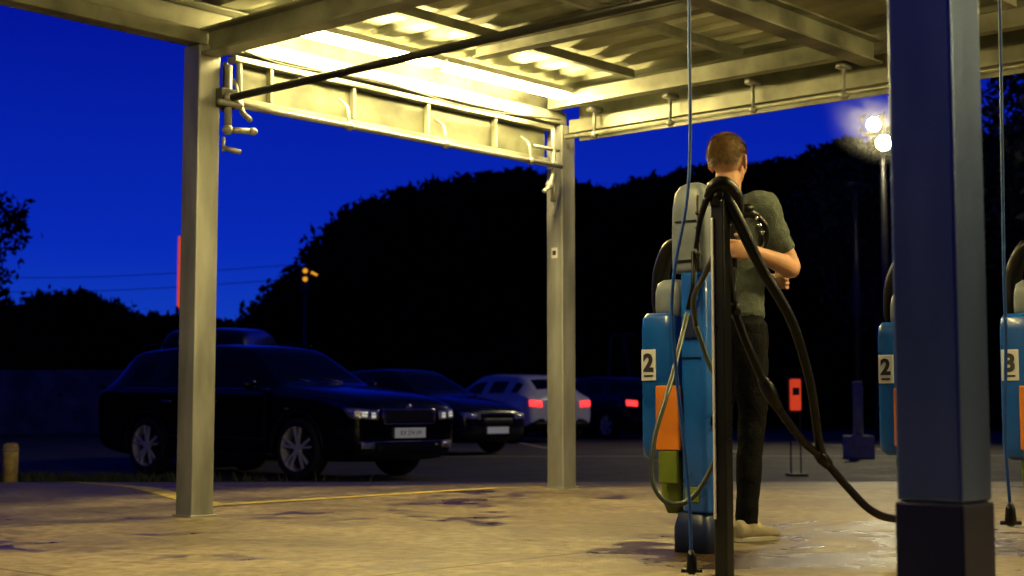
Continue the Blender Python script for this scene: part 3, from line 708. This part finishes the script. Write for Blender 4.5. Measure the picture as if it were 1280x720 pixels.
SH = [(0.00, .58, .62, .34, .62, .52, .66), (.04, .72, .74, .26, .68, .62, .73), (.18, .80, .82, .2, .76, .68, .82), (.6, .84, .86, .18, .84, .72, .92), (1.05, .86, .875, .18, .89, .72, .98), (1.14, .86, .875, .18, .9, .72, 1.0),
      (1.85, .86, .88, .18, .92, .56, 1.40), (2.0, .86, .88, .18, .93, .55, 1.44), (2.35, .86, .88, .18, .935, .55, 1.46), (2.45, .86, .88, .18, .94, .55, 1.46), (3.25, .86, .88, .19, .96, .54, 1.43), (3.4, .86, .88, .2, .97, .54, 1.41),
      (3.62, .85, .87, .22, .98, .53, 1.36), (3.98, .84, .86, .26, .97, .60, 1.08), (4.08, .82, .84, .3, .93, .64, .98), (4.13, .76, .78, .34, .88, .6, .92), (4.15, .68, .7, .4, .82, .55, .86)]
SS = [list(s) for s in SH]
SS = SS[:11]+[[3.3, .86, .88, .2, .96, .54, 1.40], [3.95, .86, .88, .22, .97, .66, 1.06], [4.05, .86, .88, .22, .97, .68, 1.03], [4.5, .84, .86, .28, .95, .68, 1.0], [4.58, .78, .8, .34, .9, .64, .95], [4.6, .7, .72, .4, .84, .6, .88]]
def small_car(name, loc, hdeg, st, Lx, paint, sg, tg, on):
    e, patch, b = make_car(name, loc, math.radians(hdeg), st, Lx, paint, sg, tg, (.85, .85+2.6), .315, .2)
    for s in (-1, 1):
        patch('tail_lamp', [(s*.50, .74), (s*.80, .76), (s*.80, .89), (s*.50, .87)], '-x', M['tail'] if on else M['tail_off'], 8, 4, .02)
        patch('headlamp', [(s*.42, .58), (s*.74, .60), (s*.78, .70), (s*.42, .66)], '+x', M['lens'], 10, 4, .02)
        ax = '-y' if s < 0 else '+y'
        for xx in (Lx/2-1.12, Lx/2-2.4, Lx/2-3.35):
            patch('door_seam', [(xx-.004, .28), (xx+.004, .28), (xx+.004, .92), (xx-.004, .92)], ax, M['trim'], 1, 12, .004)
        add('door_mirror', *ellip((Lx/2-1.55, s*.98, .99), Vector((.05, 0, 0)), Vector((0, .09, 0)), UZ*.06, 14, 8), paint, e, True, local=True)
    patch('grille', [(-.36, .50), (.36, .50), (.38, .60), (-.38, .60)], '+x', M['trim'], 12, 3, .02)
    add('number_plate', *boxgeo((-Lx/2-.012, 0, .60), .012, .52, .11), M['plate'], e, local=True)
    add('number_plate', *boxgeo((Lx/2+.012, 0, .40), .012, .52, .11), M['plate'], e, local=True)
    patch('rear_bumper', [(-.7, .30), (.7, .30), (.7, .42), (-.7, .42)], '-x', M['trim'], 14, 3, .02)
    return e
small_car('parked_saloon_car', (-1.95, 26.5, gz(0, 26.5)), -42, SS, 4.6, M['paint_navy'], {5, 6, 7, 9}, {5, 11}, False)
small_car('parked_hatchback_car', (-.15, 33.0, gz(0, 33.0)), 125, SH, 4.15, M['paint_white'], {5, 6, 7, 9, 11}, {5, 12}, True)
small_car('parked_hatchback_car', (.95, 37.5, gz(0, 37)), 150, SH, 4.15, M['paint_silver'], {5, 6, 7, 9, 11}, {5, 12}, False)
small_car('parked_hatchback_car', (2.1, 36, gz(0, 36)), 125, SH, 4.15, M['paint_navy'], {5, 6, 7, 9, 11}, {5, 12}, True)
small_car('parked_hatchback_car', (3.6, 41, gz(0, 41)), 120, SH, 4.15, M['paint_silver'], {5, 6, 7, 9, 11}, {5, 12}, False)
SV_ = [(s[0], s[1], s[2], s[3], s[4]*1.1, s[5]*1.05, s[6]*(1.36 if s[6] > 1.2 else 1.12)) for s in SH]
small_car('parked_minivan', (-4.25, 22.6, gz(0, 22.3)), 84, SV_, 4.15, M['paint_navy'], {5, 6, 7, 9, 11}, {5, 12}, False)

# ------------------------------------------------------------------ street furniture
def bollard(x, y, r, h, m, name, base=None):
    z = gz(x, y); e = empty(name, (x, y, z))
    add('post', *tube([(x, y, z-.02), (x, y, z+h-.03), (x, y, z+h-.008), (x, y, z+h)], [r, r, r*.85, r*.5], 20), m, e, True)
    if base: add('base', *boxgeo((x, y, z+base[1]/2), base[0], base[0], base[1]), M['concrete_post'], e, bevel=.02)
    else: add('collar', *tube([(x, y, z+h*.78), (x, y, z+h*.84)], r+.004, 20), M['concrete_post'], e, True)
bollard(-4.28, 12.7, .065, .34, M['yellowpost'], 'bollard')
bollard(5.5, 23.6, .08, 1.22, M['concrete_post'], 'concrete_bollard', (.42, .36))
bollard(6.9, 22.5, .07, .9, M['steel'], 'bollard')
rl_ = empty('warning_lantern', (3.44, 18, gz(0, 18))); zz = gz(0, 18)
add('lantern_panel', *boxgeo((3.44, 18, zz+.98), .13, .07, .38), M['redl'], rl_, bevel=.02)
add('lantern_frame', *merge([boxgeo((3.44, 18.045, zz+.98), .17, .03, .43), tube([(3.38, 18.03, zz), (3.38, 18.03, zz+.8)], .010, 8), tube([(3.50, 18.03, zz), (3.50, 18.03, zz+.8)], .010, 8), boxgeo((3.44, 18.0, zz+.015), .22, .3, .03),
    boxgeo((3.44, 17.96, zz+1.02), .08, .012, .09)]), M['trim'], rl_)
kv = []
kb = empty('kerb', (-6, 14, 0))
for i in range(8):
    x = -11+i*.82
    kv.append(boxgeo((x, 13.7+.02*i, gz(0, 13.7)+.055), .80, .14, .12))
add('kerb_stones', *merge(kv), M['concrete_post'], kb, bevel=.015)
def blades(name, n, fx, m, h=(.03, .12), w=.012):
    V = []; F = []
    for _ in range(n):
        x, y = fx(); z = gz(x, y); a = random.uniform(0, 6.28); hh = random.uniform(*h)
        dx, dy = math.cos(a)*w, math.sin(a)*w; i = len(V)
        V += [(x-dx, y-dy, z), (x+dx, y+dy, z), (x+random.uniform(-.5, .5)*hh, y+random.uniform(-.5, .5)*hh, z+hh)]; F.append((i, i+1, i+2))
    return add(name, V, F, m)
blades('weeds', 2600, lambda: (random.gauss(-4.3, .9) if random.random() < .6 else random.uniform(-11, -4), 13.45+random.gauss(0, .10)), M['grass'])
fl = empty('floodlight_mast', (7.6, 30, 0))
add('mast', *tube([(7.62, 30, 0), (7.6, 30, 6.6)], [.09, .05], 12), M['steel_dark'], fl, True)
def spot(c, d, r=.13):
    c = Vector(c); d = Vector(d).normalized()
    add('lamp_head', *tube([c-d*.20, c-d*.10, c+d*.0], [r*.5, r*.95, r+.02], 18), M['steel_dark'], fl, True)
    add('lamp_face', *tube([c+d*.004, c+d*.012], r, 16), M['flood'], fl)
spot((7.38, 29.8, 6.36), (-.5, -1, -.30)); spot((7.58, 29.8, 5.98), (-.25, -1, -.35), .15)
add('cross_arm', *boxgeo((7.5, 30.02, 6.2), .6, .06, .06), M['steel_dark'], fl)
mm = bpy.data.materials.new('mist_volume'); mm.use_nodes = True; nt = mm.node_tree; nt.nodes.remove(nt.nodes['Principled BSDF'])
vp = nt.nodes.new('ShaderNodeVolumePrincipled'); vp.inputs['Color'].default_value = (.95, .93, .8, 1)
tc = nt.nodes.new('ShaderNodeTexCoord'); nn_ = nt.nodes.new('ShaderNodeTexNoise'); nn_.inputs['Scale'].default_value = 2.2; nn_.inputs['Detail'].default_value = 4; nn_.inputs['Distortion'].default_value = .6
nt.links.new(tc.outputs['Object'], nn_.inputs['Vector'])
ln_ = nt.nodes.new('ShaderNodeVectorMath'); ln_.operation = 'LENGTH'; nt.links.new(tc.outputs['Object'], ln_.inputs[0])
m1 = nt.nodes.new('ShaderNodeMapRange'); m1.inputs['From Min'].default_value = .0; m1.inputs['From Max'].default_value = 1.0; m1.inputs['To Min'].default_value = .20; m1.inputs['To Max'].default_value = 0
m1.interpolation_type = 'SMOOTHSTEP'
nt.links.new(ln_.outputs['Value'], m1.inputs['Value'])
m2 = nt.nodes.new('ShaderNodeMapRange'); m2.inputs['From Min'].default_value = .36; m2.inputs['From Max'].default_value = .66
nt.links.new(nn_.outputs['Fac'], m2.inputs['Value'])
m3 = nt.nodes.new('ShaderNodeMath'); m3.operation = 'MULTIPLY'; nt.links.new(m1.outputs[0], m3.inputs[0]); nt.links.new(m2.outputs[0], m3.inputs[1])
nt.links.new(m3.outputs[0], vp.inputs['Density']); nt.links.new(vp.outputs[0], nt.nodes['Material Output'].inputs['Volume'])
o = add('mist', *ellip((0, 0, 0), Vector((1, 0, 0)), Vector((0, 1, 0)), UZ, 24, 14), mm, None, True)
o.location = (7.3, 29.1, 6.25); o.scale = (1.25, .8, .85); o.rotation_euler = (0, .35, 0)
up = empty('utility_pole', (7.3, 31.2, 0))
add('pole', *tube([(7.3, 31.2, 0), (7.3, 31.2, 5.4)], [.08, .05], 12), M['steel_dark'], up, True)
add('cap', *boxgeo((7.3, 31.2, 5.35), .3, .06, .06), M['steel_dark'], up)
ps = empty('illuminated_pylon_sign', (-10.2, 45, 0))
add('pole', *tube([(-10.2, 45, 0), (-10.2, 45, 3.7)], .06, 10), M['steel_dark'], ps, True)
add('sign_panel', *boxgeo((-10.15, 45, 4.75), .12, .10, 2.2), M['sign_red'], ps, bevel=.02)
tl = empty('traffic_light', (-7.0, 50, 0))
add('pole', *tube([(-7.0, 50, 0), (-7.0, 50, 5.0)], .06, 10), M['steel_dark'], tl, True)
add('head', *boxgeo((-6.98, 49.85, 4.95), .34, .22, .9), M['trim'], tl, bevel=.03)
add('amber_lens', *merge([tube([(-6.98, 49.73, 4.95+dz), (-6.98, 49.70, 4.95+dz)], .08, 16) for dz in (.0, .28)]), M['amber'], tl)
add('visors', *tube([(-6.8, 49.9, 5.2), (-6.6, 49.9, 5.1)], .04, 8), M['amber'], tl)
af = empty('steel_trestle', (3.3, 43, 0))
add('frame', *merge([tube([(2.7, 43, 0), (2.9, 43, 2.7)], .05, 8), tube([(3.8, 43, 0), (3.2, 43, 2.7)], .05, 8), tube([(2.9, 43, 2.7), (3.6, 43, 2.75)], .05, 8), tube([(2.8, 43, 1.2), (3.6, 43, 1.2)], .04, 8), tube([(3.5, 43.6, 0), (3.3, 43, 2.7)], .05, 8)]), M['rust'], af, True)
add('stone_wall', *boxgeo((-20, 39, .75), 26, .5, 1.7), M['stone'], None, bevel=.05)
ow = empty('overhead_wires', (-14, 52, 6))
add('wires', *merge([tube([(-30, 52, 5.2+dz), (-16, 52, 4.7+dz), (-2, 52, 5.6+dz)], .012, 5, 8) for dz in (0, .5)]), M['steel_dark'], ow)

# ------------------------------------------------------------------ vegetation
def leafmesh(name, pts, size, m, flat=.6):
    n = len(pts); pts = np.array(pts)
    a = np.random.normal(size=(n, 3)); a /= np.linalg.norm(a, axis=1)[:, None]
    b = np.random.normal(size=(n, 3)); b -= a*(a*b).sum(1)[:, None]; b /= np.linalg.norm(b, axis=1)[:, None]
    s = (size*np.random.uniform(.5, 1.3, n))[:, None]
    V = np.concatenate([pts-a*s, pts+b*s*.45, pts+a*s, pts-b*s*.45], axis=1).reshape(-1, 3)
    me = bpy.data.meshes.new(name); me.from_pydata(V.tolist(), [], [(4*i, 4*i+1, 4*i+2, 4*i+3) for i in range(n)])
    me.materials.append(m); o = bpy.data.objects.new(name, me); COL.objects.link(o); return o
ox = [-60, -40, -26, -20.8, -18.8, -16, -14.3, -11, -9.9, -8, -6.8, -3.9, 0, 2.9, 7.5, 11.7, 13.6, 15.9, 20.8, 28, 45, 70]
oz = [6, 5.5, 5.2, 5.0, 5.6, 4.7, 4.3, 4.0, 5.2, 7.0, 8.6, 9.9, 10.1, 9.7, 10.4, 10.8, 11.6, 11.2, 12.1, 12, 11, 9]
def outline(x): return np.interp(x, ox, oz)
pts = []
for k in range(850):
    x = random.uniform(-36, 40) if k % 3 else random.uniform(-15, 22); y = random.uniform(60, 72)
    top = outline(x*60/y) * (y/60) + .55*noise.noise(Vector((x*.28, 1.3, 0)))
    rr = random.uniform(.5, 1.6)
    zc = random.choice([top-rr*.7, top-rr*random.uniform(1, 2.2), top-rr*.9, random.uniform(1, max(1.5, top-rr))])
    c = np.random.normal(size=(90, 3)); c /= np.linalg.norm(c, axis=1)[:, None]
    c *= np.random.uniform(.3, 1.0, 90)[:, None]*rr
    c[:, 2] *= .8
    pts.append(c+np.array([x, y, zc]))
leafmesh('distant_tree_mass', np.concatenate(pts), .26, M['leaf'])
V = []; F = []; xsh = list(np.linspace(-60, 70, 131))
for r_, (yy, fr) in enumerate(((50, 0.), (58, .35), (66, .72), (74, 1.0), (95, 1.02))):
    for x in xsh:
        top = outline(x*60/yy)*(yy/60)
        V.append((x, yy, -.05+max(0, (top-1.5)*fr)+(noise.noise(Vector((x*.45, yy*.3, 0)))*.5 if fr else 0)))
nn = len(xsh)
for j in range(4):
    for i in range(nn-1): F.append((j*nn+i, j*nn+i+1, (j+1)*nn+i+1, (j+1)*nn+i))
add('wooded_hillside', V, F, M['soil'], None, True)
V = []; F = []; N_ = 130
for i in range(N_+1):
    a = math.radians(124+290*i/N_); R_ = 36+4*noise.noise(Vector((i*.3, 0, 0)))
    hgt = 10+3*noise.noise(Vector((i*.45, 3, 0)))+1.2*noise.noise(Vector((i*1.7, 7, 0)))
    V += [(R_*math.cos(a), 4+R_*math.sin(a), -.05), ((R_+2)*math.cos(a), 4+(R_+2)*math.sin(a), hgt*.7), ((R_+4)*math.cos(a), 4+(R_+4)*math.sin(a), hgt)]
    if i:
        b = 3*i
        F += [(b-3, b, b+1, b-2), (b-2, b+1, b+2, b-1)]
add('unseen_sky_blocker_belt', V, F, M['leaf'], None, True)  # unseen dark belt, added around the view to block low blue sky light
pts = []
for k in range(170):
    x = random.uniform(-26, -6.5); y = random.uniform(39.5, 42); rr = random.uniform(.5, .9)
    top = 3.3+.5*math.sin(x*.7)+.3*math.sin(x*2.1)-(0 if x < -9 else (x+9)*.5)
    zc = random.uniform(.5, top-rr)
    c = np.random.normal(size=(90, 3)); c /= np.linalg.norm(c, axis=1)[:, None]; c *= np.random.uniform(.5, 1.1, 90)[:, None]*rr
    pts.append(c+np.array([x, y, zc]))
leafmesh('hedge', np.concatenate(pts), .2, M['leaf'])
pts = []
for k in range(220):
    x = random.uniform(-7, 24); y = random.uniform(44.5, 48); rr = random.uniform(.5, 1.)
    top = 2.4+.6*math.sin(x*.6+1)+.3*math.sin(x*1.9)
    zc = random.uniform(.4, top-rr*.8)
    c = np.random.normal(size=(80, 3)); c /= np.linalg.norm(c, axis=1)[:, None]; c *= np.random.uniform(.5, 1.1, 80)[:, None]*rr
    pts.append(c+np.array([x, y, zc]))
leafmesh('hedge', np.concatenate(pts), .2, M['leaf'])

def tree(name, x, y, h, r, zc, seed, m=None, nclump=60, lsz=.13, per=70):
    rnd = random.Random(seed); e = empty(name, (x, y, 0))
    top = Vector((x+rnd.uniform(-.3, .3), y, zc))
    parts = [tube([(x, y, -.1), (x+.05, y, h*.25), (x-.05, y, h*.5), top], [.18, .14, .11, .05], 10, 4)]
    cl = []
    for k in range(nclump):
        d = Vector((rnd.gauss(0, 1), rnd.gauss(0, 1), rnd.gauss(0, .9))).normalized()*r*rnd.uniform(.35, 1.0)
        d.z *= (h-zc)/r
        c = top+d
        cl.append(c)
        if k % 3 == 0:
            b = Vector((x, y, 0)).lerp(top, rnd.uniform(.5, 1))
            parts.append(tube([b, b.lerp(c, .5)+Vector((0, 0, .15)), c], [.05, .03, .012], 6, 3))
    add('trunk_and_limbs', *merge(parts), M['bark'], e, True)
    P_ = []
    for c in cl:
        q = np.random.normal(size=(per, 3))*r*.14; P_.append(q+np.array(c))
    o = leafmesh('crown', np.concatenate(P_), lsz, m or M['leaf']); o.parent = e; o.matrix_parent_inverse = Matrix.Translation(e.location).inverted()
tree('deciduous_tree', -14.6, 40, 6.6, 1.5, 5.2, 3, nclump=42, per=60)
tree('deciduous_tree', -17.3, 38.5, 4.8, 1.8, 3.4, 5)
tree('deciduous_tree', 8.6, 34.5, 6.9, 2.3, 4.8, 9, M['leafw'], 70)
tree('deciduous_tree', 11.8, 31.5, 9.2, 2.8, 6.2, 12, M['leafw'], 70)

# ------------------------------------------------------------------ world
w = bpy.data.worlds.new('World'); S.world = w; w.use_nodes = True; nt = w.node_tree
bg = nt.nodes['Background']
tc = nt.nodes.new('ShaderNodeTexCoord'); sp = nt.nodes.new('ShaderNodeSeparateXYZ'); nt.links.new(tc.outputs['Generated'], sp.inputs[0])
rp = nt.nodes.new('ShaderNodeValToRGB'); cr = rp.color_ramp
cr.elements[0].position = 0; cr.elements[0].color = (.008, .065, .50, 1)
cr.elements[1].position = .26; cr.elements[1].color = (.0008, .006, .30, 1)
k = cr.elements.new(.11); k.color = (.002, .022, .46, 1)
k = cr.elements.new(.45); k.color = (.0008, .004, .06, 1)
k = cr.elements.new(1.0); k.color = (.0006, .003, .04, 1)
nt.links.new(sp.outputs['Z'], rp.inputs['Fac'])
sky = nt.nodes.new('ShaderNodeTexSky'); sky.sky_type = 'NISHITA'; sky.sun_disc = False; sky.sun_elevation = math.radians(-3); sky.sun_rotation = math.radians(160)
mx = nt.nodes.new('ShaderNodeMix'); mx.data_type = 'RGBA'; mx.blend_type = 'MULTIPLY'; mx.inputs[0].default_value = 1; mx.inputs[7].default_value = (.001, .004, .02, 1)
nt.links.new(sky.outputs[0], mx.inputs[6])
ad = nt.nodes.new('ShaderNodeMix'); ad.data_type = 'RGBA'; ad.blend_type = 'ADD'; ad.inputs[0].default_value = 1
nt.links.new(rp.outputs['Color'], ad.inputs[6]); nt.links.new(mx.outputs[2], ad.inputs[7])
nt.links.new(ad.outputs[2], bg.inputs['Color']); bg.inputs['Strength'].default_value = 1.0

# ------------------------------------------------------------------ camera
cd = bpy.data.cameras.new('Camera'); co = bpy.data.objects.new('Camera', cd); COL.objects.link(co)
co.location = (0, 0, .56); co.rotation_euler = (math.radians(90+4.7), 0, 0)
cd.sensor_width = 36; cd.lens = 52; cd.clip_end = 1500; cd.clip_start = .05
cd.dof.use_dof = True; cd.dof.focus_distance = 5.9; cd.dof.aperture_fstop = 4.
S.camera = co
